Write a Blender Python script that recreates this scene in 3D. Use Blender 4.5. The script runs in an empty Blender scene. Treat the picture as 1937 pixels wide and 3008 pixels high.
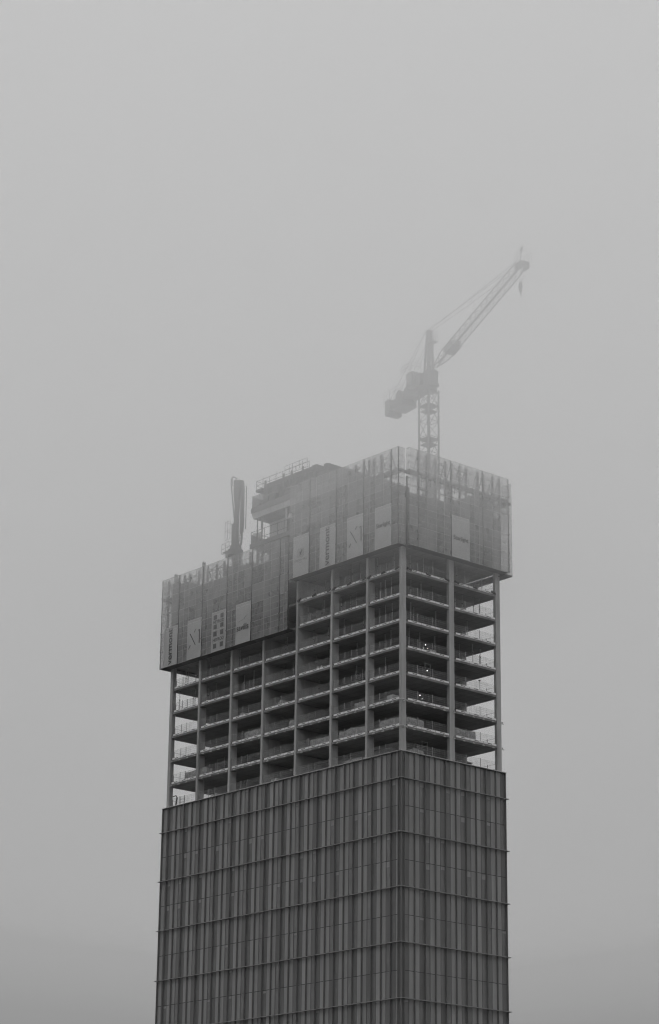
import bpy, math, random
from mathutils import Vector, Matrix
random.seed(11)
SC = bpy.context.scene
COL = SC.collection
PI = math.pi

# ------------------------------------------------------------------ materials
def mat(name, c, rough=.8, var=.12, scale=1.5, metal=0.0, bump=0.0, spec=.3, streak=False):
    m = bpy.data.materials.new(name); m.use_nodes = True
    nt = m.node_tree; N = nt.nodes; L = nt.links
    b = N['Principled BSDF']; b.inputs['Roughness'].default_value = rough
    b.inputs['Metallic'].default_value = metal
    b.inputs['Specular IOR Level'].default_value = spec
    tc = N.new('ShaderNodeTexCoord'); mp = N.new('ShaderNodeMapping')
    L.new(tc.outputs['Object'], mp.inputs[0])
    if streak: mp.inputs['Scale'].default_value = (1, 1, .12)
    n = N.new('ShaderNodeTexNoise'); n.inputs['Scale'].default_value = scale
    n.inputs['Detail'].default_value = 6; n.inputs['Roughness'].default_value = .65
    L.new(mp.outputs[0], n.inputs['Vector'])
    r = N.new('ShaderNodeMapRange')
    r.inputs['From Min'].default_value = .3; r.inputs['From Max'].default_value = .7
    r.inputs['To Min'].default_value = c*(1-var); r.inputs['To Max'].default_value = c*(1+var)
    L.new(n.outputs['Fac'], r.inputs['Value'])
    L.new(r.outputs[0], b.inputs['Base Color'])
    if bump:
        bp = N.new('ShaderNodeBump'); bp.inputs['Strength'].default_value = bump
        bp.inputs['Distance'].default_value = .02
        L.new(n.outputs['Fac'], bp.inputs['Height']); L.new(bp.outputs[0], b.inputs['Normal'])
    return m

def net_mat(name, c, alpha, var=.2):
    """woven or perforated sheeting: a share of each small patch is open air"""
    m = mat(name, c, .9, var, .8, streak=True)
    nt = m.node_tree; N = nt.nodes; L = nt.links
    b = N['Principled BSDF']; out = N['Material Output']
    t = N.new('ShaderNodeBsdfTransparent'); mx = N.new('ShaderNodeMixShader')
    tc = N.new('ShaderNodeTexCoord'); n = N.new('ShaderNodeTexNoise')
    n.inputs['Scale'].default_value = .9; n.inputs['Detail'].default_value = 3
    L.new(tc.outputs['Object'], n.inputs['Vector'])
    r = N.new('ShaderNodeMapRange'); r.inputs['From Min'].default_value = .35; r.inputs['From Max'].default_value = .65
    r.inputs['To Min'].default_value = alpha-.06; r.inputs['To Max'].default_value = alpha+.06
    L.new(n.outputs['Fac'], r.inputs['Value'])
    L.new(r.outputs[0], mx.inputs['Fac']); L.new(t.outputs[0], mx.inputs[1]); L.new(b.outputs[0], mx.inputs[2])
    L.new(mx.outputs[0], out.inputs['Surface'])
    return m

def glass_mat(name, c):
    m = mat(name, c, .12, .15, .4, spec=.5)
    return m

def soffit_mat(name, c):
    m = mat(name, c, .85, .12, .6)
    nt = m.node_tree; N = nt.nodes; L = nt.links; b = N['Principled BSDF']
    src = b.inputs['Base Color'].links[0].from_socket
    tc = N.new('ShaderNodeTexCoord'); br = N.new('ShaderNodeTexBrick')
    br.inputs['Scale'].default_value = 1.0; br.offset = 0
    br.inputs['Brick Width'].default_value = 2.4; br.inputs['Row Height'].default_value = 1.2
    br.inputs['Mortar Size'].default_value = .035
    br.inputs['Color1'].default_value = (1, 1, 1, 1); br.inputs['Color2'].default_value = (.86, .86, .86, 1)
    br.inputs['Mortar'].default_value = (.55, .55, .55, 1)
    L.new(tc.outputs['Object'], br.inputs['Vector'])
    mx = N.new('ShaderNodeMix'); mx.data_type = 'RGBA'; mx.blend_type = 'MULTIPLY'; mx.inputs[0].default_value = 1
    L.new(src, mx.inputs[6]); L.new(br.outputs['Color'], mx.inputs[7]); L.new(mx.outputs[2], b.inputs['Base Color'])
    return m

M = dict(
    concrete=mat('cast_concrete', .46, .9, .24, .7, bump=.3, streak=True),
    slab=soffit_mat('slab_concrete', .38),
    edge=mat('slab_edge_concrete', .24, .9, .3, 1.2),
    core=mat('core_concrete', .5, .9, .2, .5, streak=True),
    panel_a=mat('grey_panel', .345, .55, .11, .5, streak=True),
    panel_b=mat('grey_panel_worn', .32, .55, .11, .5, streak=True),
    panel_c=mat('grey_panel_pale', .37, .55, .11, .5, streak=True),
    dark_a=mat('charcoal_panel', .205, .5, .08, .5, streak=True),
    dark_b=mat('charcoal_panel_deep', .185, .5, .08, .5, streak=True),
    fin=mat('fin_metal', .2, .5, .06, 1),
    belt=mat('belt_metal', .3, .5, .1, 1),
    joint=mat('joint_black', .07, .8, .1, 1),
    coping=mat('coping_metal', .6, .4, .1, 1),
    glass=glass_mat('window_glass', .22),
    glass_b=glass_mat('window_glass_dim', .19),
    blind=mat('roller_blind', .33, .8, .06, 1),
    pale=mat('pale_board', .86, .7, .08, 2),
    pale_b=mat('dusty_board', .6, .8, .2, 2),
    mark=mat('print_dark', .07, .7, .1, 3),
    mark_mid=mat('print_grey', .13, .7, .1, 3),
    steel=mat('galvanised_steel', .32, .5, .15, 3, metal=.2),
    steel_dark=mat('painted_steel_dark', .09, .6, .2, 2),
    prop=mat('prop_steel', .42, .6, .2, 3),
    frame=mat('screen_frame', .42, .6, .15, 2),
    seam=mat('screen_seam', .06, .7, .1, 2),
    banner=mat('banner_vinyl', .42, .6, .08, .6, bump=.3),
    ply=mat('formwork_ply', .08, .8, .25, .8),
    ply_light=mat('formwork_deck', .17, .8, .2, .8),
    tarp=mat('dust_tarp', .36, .5, .5, 2.2, bump=.8),
    crane=mat('crane_paint', .06, .6, .15, 1),
    crane_light=mat('crane_ballast', .14, .8, .15, 1),
    bird=mat('feather_dark', .05, .7, .2, 8),
    ground=mat('asphalt', .08, .95, .3, .05, bump=.2),
    net=net_mat('screen_mesh', .42, .46),
    net_b=net_mat('screen_mesh_dusty', .43, .53),
    net_c=net_mat('screen_mesh_dark', .34, .47),
    net_dark=net_mat('scaffold_net', .12, .62),
    guard=net_mat('guard_mesh', .5, .14),
)
def emis(name, s):
    m = bpy.data.materials.new(name); m.use_nodes = True
    nt = m.node_tree; nt.nodes.clear()
    o = nt.nodes.new('ShaderNodeOutputMaterial'); e = nt.nodes.new('ShaderNodeEmission')
    e.inputs['Strength'].default_value = s
    nt.links.new(e.outputs[0], o.inputs[0]); return m
M['lamp'] = emis('lamp_glow', 4)

# ------------------------------------------------------------------ mesh builder
class MB:
    def __init__(s): s.v = []; s.f = []; s.m = []; s.mats = []
    def mi(s, name):
        if name not in s.mats: s.mats.append(name)
        return s.mats.index(name)
    def hexa(s, p, m):
        b = len(s.v); s.v += [tuple(q) for q in p]; k = s.mi(m)
        for f in ((0,3,2,1),(4,5,6,7),(0,1,5,4),(1,2,6,5),(2,3,7,6),(3,0,4,7)):
            s.f.append(tuple(b+i for i in f)); s.m.append(k)
        return s
    def box(s, x0, x1, y0, y1, z0, z1, m):
        if x0 > x1: x0, x1 = x1, x0
        if y0 > y1: y0, y1 = y1, y0
        return s.hexa([(x0,y0,z0),(x1,y0,z0),(x1,y1,z0),(x0,y1,z0),(x0,y0,z1),(x1,y0,z1),(x1,y1,z1),(x0,y1,z1)], m)
    def quad(s, a, b, c, d, m):
        n = len(s.v); s.v += [tuple(a), tuple(b), tuple(c), tuple(d)]
        s.f.append((n,n+1,n+2,n+3)); s.m.append(s.mi(m)); return s
    def bar(s, p, q, w, m, h=None):
        p = Vector(p); q = Vector(q); d = (q-p)
        if d.length < 1e-6: return s
        d.normalize(); up = Vector((0,0,1)) if abs(d.z) < .95 else Vector((1,0,0))
        a = d.cross(up).normalized()*w/2; b = a.cross(d).normalized()*(h or w)/2
        return s.hexa([p-a-b, p+a-b, q+a-b, q-a-b, p-a+b, p+a+b, q+a+b, q-a+b], m)
    def tube(s, p, q, r, m, r2=None, n=8):
        p = Vector(p); q = Vector(q); d = (q-p).normalized(); r2 = r if r2 is None else r2
        up = Vector((0,0,1)) if abs(d.z) < .95 else Vector((1,0,0))
        a = d.cross(up).normalized(); b = d.cross(a).normalized(); k = len(s.v); mi = s.mi(m)
        for (c, rr) in ((p, r), (q, r2)):
            for i in range(n):
                t = 2*PI*i/n; s.v.append(tuple(c + a*math.cos(t)*rr + b*math.sin(t)*rr))
        for i in range(n):
            j = (i+1) % n; s.f.append((k+i, k+j, k+n+j, k+n+i)); s.m.append(mi)
        s.f.append(tuple(k+i for i in reversed(range(n)))); s.m.append(mi)
        s.f.append(tuple(k+n+i for i in range(n))); s.m.append(mi); return s
    def path(s, pts, r, m, n=6):
        for a, b in zip(pts, pts[1:]): s.tube(a, b, r, m, n=n)
        return s
    def prism(s, poly, y0, y1, m):
        """polygon in x,z extruded along y"""
        k = len(s.v); n = len(poly); mi = s.mi(m)
        for y in (y0, y1):
            for (x, z) in poly: s.v.append((x, y, z))
        for i in range(n):
            j = (i+1) % n; s.f.append((k+i, k+j, k+n+j, k+n+i)); s.m.append(mi)
        s.f.append(tuple(k+i for i in reversed(range(n)))); s.m.append(mi)
        s.f.append(tuple(k+n+i for i in range(n))); s.m.append(mi); return s
    def xform(s, fn, start=0):
        s.v = s.v[:start] + [tuple(fn(Vector(p))) for p in s.v[start:]]; return s
    def build(s, name, parent=None, off=True):
        me = bpy.data.meshes.new(name)
        vs = s.v
        if parent is not None and off:
            o = parent
            w = Vector((0,0,0))
            while o is not None: w += Vector(o.location); o = o.parent
            vs = [(x-w.x, y-w.y, z-w.z) for (x,y,z) in vs]
        me.from_pydata(vs, [], s.f)
        for nm in s.mats: me.materials.append(M[nm])
        me.polygons.foreach_set('material_index', s.m)
        me.update()
        ob = bpy.data.objects.new(name, me); COL.objects.link(ob)
        if parent is not None: ob.parent = parent
        return ob

def tag(o, label=None, cat=None, group=None, kind=None):
    if label: o['label'] = label
    if cat: o['category'] = cat
    if group: o['group'] = group
    if kind: o['kind'] = kind
    return o
def empty(name, loc, label, cat, group=None):
    o = bpy.data.objects.new(name, None); COL.objects.link(o); o.location = loc
    o.empty_display_size = .5
    return tag(o, label, cat, group)
def copy_tree(o, parent=None):
    c = o.copy(); COL.objects.link(c); c.parent = parent
    for ch in list(o.children): copy_tree(ch, c)
    return c
def remove_tree(o):
    for ch in list(o.children): remove_tree(ch)
    bpy.data.objects.remove(o)
ORD = ['first','second','third','fourth','fifth','sixth','seventh','eighth','ninth','tenth']

# ------------------------------------------------------------------ setting
g = MB(); g.quad((-3000,-3000,0),(3000,-3000,0),(3000,3000,0),(-3000,3000,0),'ground')
tag(g.build('ground'), kind='structure')

# ------------------------------------------------------------------ tower
Z0, H = 64.05, 3.03
def Z(k): return Z0 + H*k
T = empty('tower_building', (-21.8, 8.5, 0),
          'tall unfinished tower, dark ribbed cladding below, bare concrete floors above', 'building')
FY, FX = .62, -.62                       # frame planes of the long and the short face
XL = -43.2; YB = 16.3
colx = [-43.2, -37.46, -31.24, -25.17, -19.0, -12.77, -6.6, -.95]
def slab(k, x0, x1):
    b = MB(); z = Z(k)
    b.box(x0, x1, FY+.04, YB-.04, z-.14, z+.11, 'slab')
    b.box(x0, x1, FY+.03, FY+.038, z-.142, z+.105, 'edge').box(x1+.002, x1+.01, FY+.04, YB-.04, z-.142, z+.105, 'edge'); return b.build('floor_slab', T)
for k in range(0, 9): slab(k, XL+.04, FX-.04)
slab(9, XL+.04, FX-.04)
slab(10, -27.9, FX-.04)
# columns
def column(x0, x1, y0, y1, z0, z1):
    return MB().box(x0, x1, y0, y1, z0, z1, 'concrete').build('column', T)
for i, x in enumerate(colx):
    top = Z(9)-.1 if i < 4 else Z(10)-.1
    d = .73 if i == 7 else (.55 if i == 0 else 1.05)
    w = .5 if i == 0 else .33
    column(x, x+w, FY, FY+d, 60, top)
for i, x in enumerate(colx):             # back row
    top = Z(9)-.1 if i < 4 else Z(10)-.1
    if i < 7: column(x, x+.33, YB-.75, YB, 60, top)
column(FX-.42, FX, 8.1, 8.86, 60, Z(10)-.1)
column(FX-.4, FX, 15.62, YB+.02, 60, Z(10)-.1)
column(XL, XL+.42, 8.1, 8.86, 60, Z(9)-.1)
# solid walls
def wall(name, *a, m='core'):
    return MB().box(*a, m).build(name, T)
wall('core_wall', -30, -9, 6.4, 11.8, 60, Z(9)-.2)
wall('core_wall', -27.3, -13.6, 3.1, 12.2, Z(9)+.2, 98.02)
wall('cross_wall', -25.13, -24.92, FY+1.06, 6.35, 60, Z(9)-.2)
wall('cross_wall', -18.95, -18.75, FY+1.06, 6.35, 60, Z(9)-.2)
wall('back_wall', -31, -6.4, YB-.35, YB-.1, 60, Z(9)-.2)
wall('sky_block_wall', XL+.1, XL+.3, 1.3, 8.0, Z(6)+.13, Z(9)-.2)  # both end pieces added to block sky showing through the left screens
wall('sky_block_wall', XL+.1, XL+.3, 8.9, 15.4, Z(6)+.13, Z(9)-.2)
wall('back_wall', -6.3, -1.1, YB-.35, YB-.1, Z(8)+.13, Z(10)-.2)  # added stretch, keeps sky from showing through the right screens
# slab over the double height storey and its soffit beam
MB().prism([(-27.9,98.75),(-27.56,97.98),(-14,97.98),(-14,99.37),(-27.9,99.37)], .68, 12.4, 'slab').build('floor_slab', T)
MB().box(-27.93,-19.5,.6,.67,98.78,99.42,'ply_light').build('slab_edge_board', T)
MB().box(-27.95,-19.2,.52,.6,94.15,94.75,'ply_light').build('slab_edge_board', T)

# cladding -------------------------------------------------------------------
PL = .5; TH = .1                          # panel plane, thickness
ZT = 64.17
def tick(n): return -2.02 - 1.552*n
bands = [(61.15, ZT)] + [(61.15-6*(i+1), 61.15-6*i) for i in range(10)]
units_l = [(-2.02, -.78, -1)] + [(tick(n+1), tick(n), n) for n in range(0, 26)] + [(-43.5, tick(26), 26)]
units_r = [(.85+1.575*m, .85+1.575*(m+1), m) for m in range(10)]
PAT_L = ['C','B','A','D']; PAT_R = ['A','B','C','D']
windows = []                              # (face, a0, a1, z0, z1)
panels = {'dark_cladding_panel': [], 'cladding_panel': []}
for bi, (z0, z1) in enumerate(bands):
    vis = z0 > 28
    jb = MB()
    sh = 2*(bi % 2)
    rows = [(z0, z1)] if bi == 0 else [(z0, z0+3), (z0+3, z1)]
    for face, us in (('L', units_l), ('R', units_r)):
        for (a0, a1, n) in us:
            if face == 'L': p = PAT_L[(n+1+sh) % 4]; lo, hi = a0+.33, a1-.02; full = a1-a0 > 1.4
            else: p = PAT_R[(n+2+sh) % 4]; lo, hi = a0+.05, a1-.28; full = True
            lo = a0+.04 if face == 'L' else a0+.03
            hi = a1-.04
            if face == 'L': h0, h1, h2 = a0+.03, a0+.65, a1-.03
            else: h0, h1, h2 = a0+.03, a0+.86, a1-.03
            if not full: h1 = a0+.68
            kinds = {'A': ('g','L'), 'B': ('L','g'), 'C': ('D','L'), 'D': ('L','D')}[p]
            for (s0, s1, kd) in ((h0, h1-.025, kinds[0]), (h1+.025, h2, kinds[1])):
                for (r0, r1) in rows:
                    q0, q1 = r0+.025, r1-.025
                    if kd == 'g' and vis:
                        windows.append((face, s0, s1, q0, q1, bi)); continue
                    rnd = random.random()
                    if kd == 'L': mm = 'panel_a' if rnd < .5 else ('panel_b' if rnd < .8 else 'panel_c')
                    elif kd == 'g': mm = 'glass'
                    else: mm = 'dark_a' if rnd < .6 else 'dark_b'
                    panels['dark_cladding_panel' if kd == 'D' else 'cladding_panel'].append((face, s0, s1, q0, q1, mm))
    # black backing that shows in the open joints
    jb.box(-43.5, -.62, PL+TH+.01, PL+TH+.05, z0, z1-.01, 'joint').box(-PL-TH-.05, -PL-TH-.01, .62, 16.6, z0, z1-.01, 'joint')
    # corner piece: two folded dark sheets with ribs
    jb.box(-.76, -.3, .42, .47, z0, z1-.01, 'dark_a').box(-.47, -.42, .47, .85, z0, z1-.01, 'dark_a')
    jb.box(-.35, -.3, .3, .42, z0, z1-.01, 'dark_b')
    for q in (-.68, -.5): jb.box(q, q+.06, .34, .42, z0, z1-.01, 'fin')
    for q in (.5, .68): jb.box(-.42, -.34, q, q+.06, z0, z1-.01, 'fin')
    # plain sides facing away
    jb.box(-43.6, -43.5, .5, 16.6, z0, z1-.01, 'dark_a').box(-43.5, -.7, 16.61, 16.7, z0, z1-.01, 'dark_a')
    jb.build('corner_panel', T)
zb = bands[-1][0]
MB().box(-43.4, -.7, .7, 16.5, 0, zb, 'dark_a').build('base_wall', T)
MB().box(-43.3, -.7, .7, 16.5, zb, 60.8, 'joint').build('inner_wall', T)
# fins: one continuous rib at every unit line
def finL(x): MB().box(x-.025, x+.025, .25, PL-.003, zb, ZT-.02, 'fin').build('fin', T)
def finR(y): MB().box(-PL+.003, -.25, y-.025, y+.025, zb, ZT-.02, 'fin').build('fin', T)
for n in range(0, 27): finL(tick(n))
finL(-.78); finL(-43.52)
for m in range(0, 11): finR(.85+1.575*m-(.03 if m == 10 else 0))
# belts
for i in range(10):
    z = 61.15-6*i; b = MB()
    b.box(-43.85, -.35, .14, .38, z-.04, z+.04, 'belt').box(-.38, -.14, .35, 16.95, z-.04, z+.04, 'belt')
    b.prism([(-.35, z-.04), (-.16, z-.04), (-.16, z+.04), (-.35, z+.04)], .16, .35, 'belt')
    b.box(-43.85, -43.7, .38, 16.95, z-.04, z+.04, 'belt').box(-43.7, -.38, 16.8, 16.95, z-.04, z+.04, 'belt')
    b.build('belt_course', T)
    # thin joint halfway between two belts
    zz = z-3; j = MB()
    j.box(-43.45, -.8, PL-.012, PL-.002, zz-.03, zz+.03, 'joint').box(-PL+.002, -PL+.012, .88, 16.55, zz-.03, zz+.03, 'joint')
    j.build('storey_joint', T)
cp = MB(); cp.box(-43.62, -.25, .22, .7, ZT, ZT+.06, 'coping').box(-.7, -.22, .7, 16.7, ZT, ZT+.06, 'coping')
cp.box(-43.62,-43.2,.7,16.7,ZT,ZT+.06,'coping').box(-43.2,-.7,16.3,16.7,ZT,ZT+.06,'coping')
cp.build('coping', T)
# windows
CAM = Vector((192.155, -177.256, 1.7))
def wdist(w):
    a = (w[1]+w[2])/2; p = Vector((a, .5, w[3])) if w[0] == 'L' else Vector((-.5, a, w[3]))
    foreshort = .70 if w[0] == 'L' else .76
    return -(w[2]-w[1])*foreshort/((p-CAM).length)
def panel_box(t, w):
    f, s0, s1, q0, q1, mm = w
    if f == 'L': t.box(s0, s1, PL, PL+TH, q0, q1, mm)
    else: t.box(-PL-TH, -PL, s0, s1, q0, q1, mm)
for nm, ws in panels.items():
    ws.sort(key=lambda w: wdist(w)*(w[4]-w[3]) if w[3] > 37 else 0)
    for w in ws[:100]: t_ = MB(); panel_box(t_, w); t_.build(nm, T)
    t_ = MB()
    for w in ws[100:]: panel_box(t_, w)
    tag(t_.build(nm, T), kind='stuff')
windows.sort(key=wdist)
def add_window(fr, gl, w):
    f, a0, a1, z0, z1, bi = w
    gm = 'glass' if random.random() < .7 else 'glass_b'
    bh = random.choice([0, 0, .35, .55, .6]) if bi in (1, 2) else random.choice([0, 0, 0, 0, .25])
    def bx(t, s0, s1, d0, d1, q0, q1, m):
        if f == 'L': t.box(s0, s1, PL+d0, PL+d1, q0, q1, m)
        else: t.box(-PL-d1, -PL-d0, s0, s1, q0, q1, m)
    bx(fr, a0, a0+.04, 0, TH, z0, z1, 'dark_a'); bx(fr, a1-.04, a1, 0, TH, z0, z1, 'dark_a')
    bx(fr, a0+.04, a1-.04, 0, TH, z0, z0+.05, 'dark_a'); bx(fr, a0+.04, a1-.04, 0, TH, z1-.05, z1, 'dark_a')
    bx(gl, a0+.04, a1-.04, .03, .06, z0+.05, z1-.05-bh, gm)
    if bh: bx(gl, a0+.04, a1-.04, .03, .06, z1-.05-bh, z1-.05, 'blind')
for w in windows[:100]:
    fr = MB(); gl = MB(); add_window(fr, gl, w)
    o = fr.build('window', T); gl.build('pane', o)
fr = MB()
for w in windows[100:]: add_window(fr, fr, w)
tag(fr.build('window', T), 'narrow windows further along the cladding', kind='stuff')
# small pale cladding brackets on the slab edges of the two lowest open floors
def bracket(p, ax):
    b = MB()
    x, y, z = p
    if ax == 'L': b.box(x-.16, x+.16, y-.13, y, z-.2, z-.12, 'pale_b').box(x-.05, x+.05, y-.06, y+.03, z-.12, z+.08, 'steel')
    else: b.box(x, x+.13, y-.16, y+.16, z-.2, z-.12, 'pale_b').box(x-.03, x+.06, y-.05, y+.05, z-.12, z+.08, 'steel')
    b.build('bracket', T)
for k in (1, 2):
    for n in range(0, 27): bracket((tick(n), FY, Z(k)), 'L')
    for m in range(0, 11): bracket((FX, .95+1.55*m, Z(k)), 'R')
    c = MB(); z = Z(k)
    c.path([(-1.35,.5,z-.05),(-.85,.45,z),(-.5,.5,z+.02),(-.45,.85,z),(-.52,1.5,z-.06)], .045, 'pale_b').build('collar', T)

# ------------------------------------------------------------------ guardrails
GG = 'guardrails along the open floor edges'
def guardrail_proto(w, ov):
    t = empty('edge_guardrail', (0,0,0), None, 'guardrail', GG)
    posts = [.12, w*ov[0], w*ov[1], w-.12]
    for x in posts:
        MB().box(x-.025, x+.025, -.03, .02, .0, 1.25, 'steel').box(x-.06, x+.06, -.035, -.03, .05, .22, 'steel_dark').build('post', t)
    MB().quad((.1,-.04,.18),(w-.1,-.04,.18),(w-.1,-.04,1.15),(.1,-.04,1.15),'guard').build('mesh_infill', t)
    r = MB()
    for z in (.45, .7, .93, 1.15): r.box(.1, w-.1, -.055, -.045, z-.006, z+.006, 'steel')
    x = .35
    while x < w-.2: r.box(x-.005, x+.005, -.055, -.047, .2, 1.14, 'steel'); x += .8
    r.build('rail', t)
    b = MB(); b.box(.3, w-.04, -.09, -.06, 0, .21, 'pale').build('toe_board', t)
    mk = MB(); n = max(2, round(w/2))
    for i in range(n):
        c = .3+(w-.34)*(i+.5)/n; mk.box(c-.33, c+.33, -.094, -.09, .07, .15, 'mark_mid')
    for i in range(1, n): 
        c = .3+(w-.34)*i/n; mk.box(c-.015, c+.015, -.094, -.09, 0, .21, 'steel_dark')
    mk.build('printed_mark', t)
    return t
lefts = [(colx[i]+(.5 if i == 0 else .33)+.02, colx[i+1]-.02) for i in range(7)]
rights = [(FY+.76, 8.08), (8.88, 15.6)]
protoL = [guardrail_proto(b-a, (.36, .56)) for a, b in lefts]
protoR = [guardrail_proto(b-a, (.28, .62)) for a, b in rights]
def spot_words(face, bay, k):
    f = 'long face' if face == 'L' else 'short face'
    by = ORD[bay]+' bay from left' if face == 'L' else ('bay beside front corner' if bay == 0 else 'far right bay')
    return f'{f}, {ORD[k]} floor above cladding, {by}'
def place(proto, loc, rz, label):
    c = copy_tree(proto); c.location = loc; c.rotation_euler = (0,0,rz); c['label'] = label; return c
for k in range(8):
    for i in range(7):
        if i < 4 and k > 5: continue
        place(protoL[i], (lefts[i][0], FY+.14, Z(k)+.12), 0, 'mesh guardrail, '+spot_words('L', i, k))
    for j in range(2):
        place(protoR[j], (FX-.14, rights[j][0], Z(k)+.12), PI/2, 'mesh guardrail, '+spot_words('R', j, k))
for p in protoL+protoR: remove_tree(p)
# barriers set at the far edge of the end bays, seen against the sky
bars = MB
def back_rail(p, q, label):
    p = Vector(p); q = Vector(q); w = (q-p).length; a = math.atan2(q.y-p.y, q.x-p.x)
    t = empty('edge_guardrail', p, label, 'guardrail', 'guardrails along the far edges'); t.rotation_euler = (0,0,a)
    for x in (.1, w*.33, w*.66, w-.1): MB().box(x-.025, x+.025, 0, .04, 0, 1.25, 'steel_dark').build('post', t, off=False)
    r = MB()
    for z in (.55, 1.12): r.box(0, w, .01, .03, z-.01, z+.01, 'steel_dark')
    r.build('rail', t, off=False)
for k in range(0, 8):
    back_rail((-.9, YB-.25, Z(k)+.12), (-6.2, YB-.25, Z(k)+.12), f'thin rail on the far edge seen through right end bay, {ORD[k]} floor above cladding')
    if k < 6: back_rail((XL+.2, 8.0, Z(k)+.12), (XL+.2, 1.3, Z(k)+.12), f'thin rail on the left end edge, {ORD[k]} floor above cladding')

# ------------------------------------------------------------------ steel props
def prop_proto():
    t = empty('steel_prop', (0,0,0), None, 'steel prop', 'steel props holding up the floors')
    h = H-.28
    MB().tube((0,0,.02),(0,0,h*.6),.045,'prop').build('outer_tube', t)
    MB().tube((0,0,h*.6),(0,0,h-.02),.033,'prop').build('inner_tube', t)
    MB().tube((0,0,h*.58),(0,0,h*.62),.075,'steel_dark').build('collar', t)
    MB().box(-.09,.09,-.09,.09,0,.02,'steel_dark').box(-.09,.09,-.09,.09,h-.02,h,'steel_dark').build('end_plate', t)
    return t
PP = prop_proto()
nL = {7:[0,0,0,0,4,4,4], 6:[0,0,0,0,4,4,4], 5:[5,4,3,3,3,3,4], 4:[4,2,3,2,2,2,3], 3:[2,0,0,0,2,1,1]}
nR = {7:[4,5], 6:[4,5], 5:[3,1], 4:[3,4], 3:[0,0]}
rp = random.Random(5)
for k in nL:
    for i, n in enumerate(nL[k]):
        if i == 0 and k == 3: n = 0
        a, b = lefts[i]
        for q in range(n):
            x = a + (b-a)*(q+.3+.4*rp.random())/n; y = FY + .7 + 1.6*rp.random()
            place(PP, (x, y, Z(k)+.12), 0, f'steel prop {ORD[q]} from left, '+spot_words('L', i, k))
for k in nR:
    for j, n in enumerate(nR[k]):
        a, b = rights[j]
        for q in range(n):
            y = a + (b-a)*(q+.3+.4*rp.random())/n; x = FX - .7 - 1.6*rp.random()
            place(PP, (x, y, Z(k)+.12), 0, f'steel prop {ORD[q]} from left, '+spot_words('R', j, k))
remove_tree(PP)
# top floor: dark wedge clamps along the toe boards
for i in (4, 5, 6):
    a, b = lefts[i]
    for q in range(3):
        x = a+.25+(b-a-.5)*q/2
        MB().prism([(x-.35,Z(7)+.12),(x+.3,Z(7)+.3),(x+.25,Z(7)+.45),(x-.3,Z(7)+.3)], FY-.12, FY+.02, 'steel_dark').build('screen_bracket', T)
for j in (0, 1):
    a, b = rights[j]
    for q in range(3):
        y = a+.45+(b-a-.8)*q/2; s = MB()
        s.prism([(y-.35,Z(7)+.45),(y+.3,Z(7)+.3),(y+.35,Z(7)+.12),(y-.3,Z(7)+.26)], 0, .14, 'steel_dark')
        s.xform(lambda p: Vector((FX-.02+p.y, p.x, p.z))); s.build('screen_bracket', T)

# ------------------------------------------------------------------ wrapped stacks on the lower floors
def stack(p0, p1, k, h, lab):
    """tarpaulin covered stack standing just inside the rail"""
    (x0,y0),(x1,y1) = p0, p1
    t = empty('wrapped_stack', ((x0+x1)/2,(y0+y1)/2,Z(k)+.11), lab, 'wrapped stack', 'sheeted stacks of material on the lower floors')
    nx, ny = 7, 3; b = MB(); rr = random.Random(hash(lab) % 1000 if False else int(abs(x0*31+y0*17+k)))
    mi = b.mi('tarp'); grid = {}
    layers = [(0,1.0),(h*.5,1.01),(h*.97,1.0),(h,.94)]
    ring = []
    for i in range(nx): ring.append((i/(nx-1), 0))
    for i in range(1, ny): ring.append((1, i/(ny-1)))
    for i in range(nx-2, -1, -1): ring.append((i/(nx-1), 1))
    for i in range(ny-2, 0, -1): ring.append((0, i/(ny-1)))
    n = len(ring)
    for (z, s) in layers:
        for (u, v) in ring:
            jj = rr.uniform(-.05, .05)
            b.v.append(((x0+x1)/2+(u-.5)*(x1-x0)*s+jj*.5, (y0+y1)/2+(v-.5)*(y1-y0)*s+jj*.5, Z(k)+.11+z+(rr.uniform(-.08,.1) if z else 0)))
    for l in range(3):
        for i in range(n):
            j = (i+1) % n; b.f.append((l*n+i, l*n+j, (l+1)*n+j, (l+1)*n+i)); b.m.append(mi)
    b.f.append(tuple(3*n+i for i in range(n))); b.m.append(mi)
    b.build('tarpaulin', t)
    s = MB(); s.box(x0+.05, x1-.05, y0+.05, y1-.05, Z(k)+.111, Z(k)+.15, 'ply_light'); s.build('pallet', t)
stack((-2.0,1.6),(-1.1,4.5),1,1.15,'pale sheeted stack right of the front corner column, second floor above cladding')
stack((-2.0,9.3),(-1.1,12.6),1,1.2,'pale sheeted stack behind rail in far right bay, second floor above cladding')
stack((-4.6,1.1),(-1.6,1.9),1,1.1,'streaked sheeted stack left of the front corner column')
stack((-11.6,1.1),(-7.2,2.0),1,1.15,'long sheeted stack in sixth bay of long face')
stack((-16.6,1.1),(-13.2,2.0),1,1.0,'sheeted stack in fifth bay of long face')
stack((-28.8,1.1),(-25.7,2.0),2,1.1,'bright sheeted stack in third bay of long face, third floor above cladding')
stack((-40.3,1.1),(-36.0,2.0),1,1.15,'sheeted stack beside second column at the left end bay')
stack((-9.0,1.1),(-7.3,1.9),2,.95,'small sheeted stack in sixth bay, third floor above cladding')
stack((-20.5,1.1),(-19.3,1.8),2,1.0,'small sheeted stack left of fifth column, third floor above cladding')
stack((-2.2,3.0),(-1.2,4.6),0,.75,'low sheeted stack just above the coping, right of corner')
stack((-10.5,1.1),(-7.7,1.9),0,.6,'low sheeted stack just above the coping, sixth bay')
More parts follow.
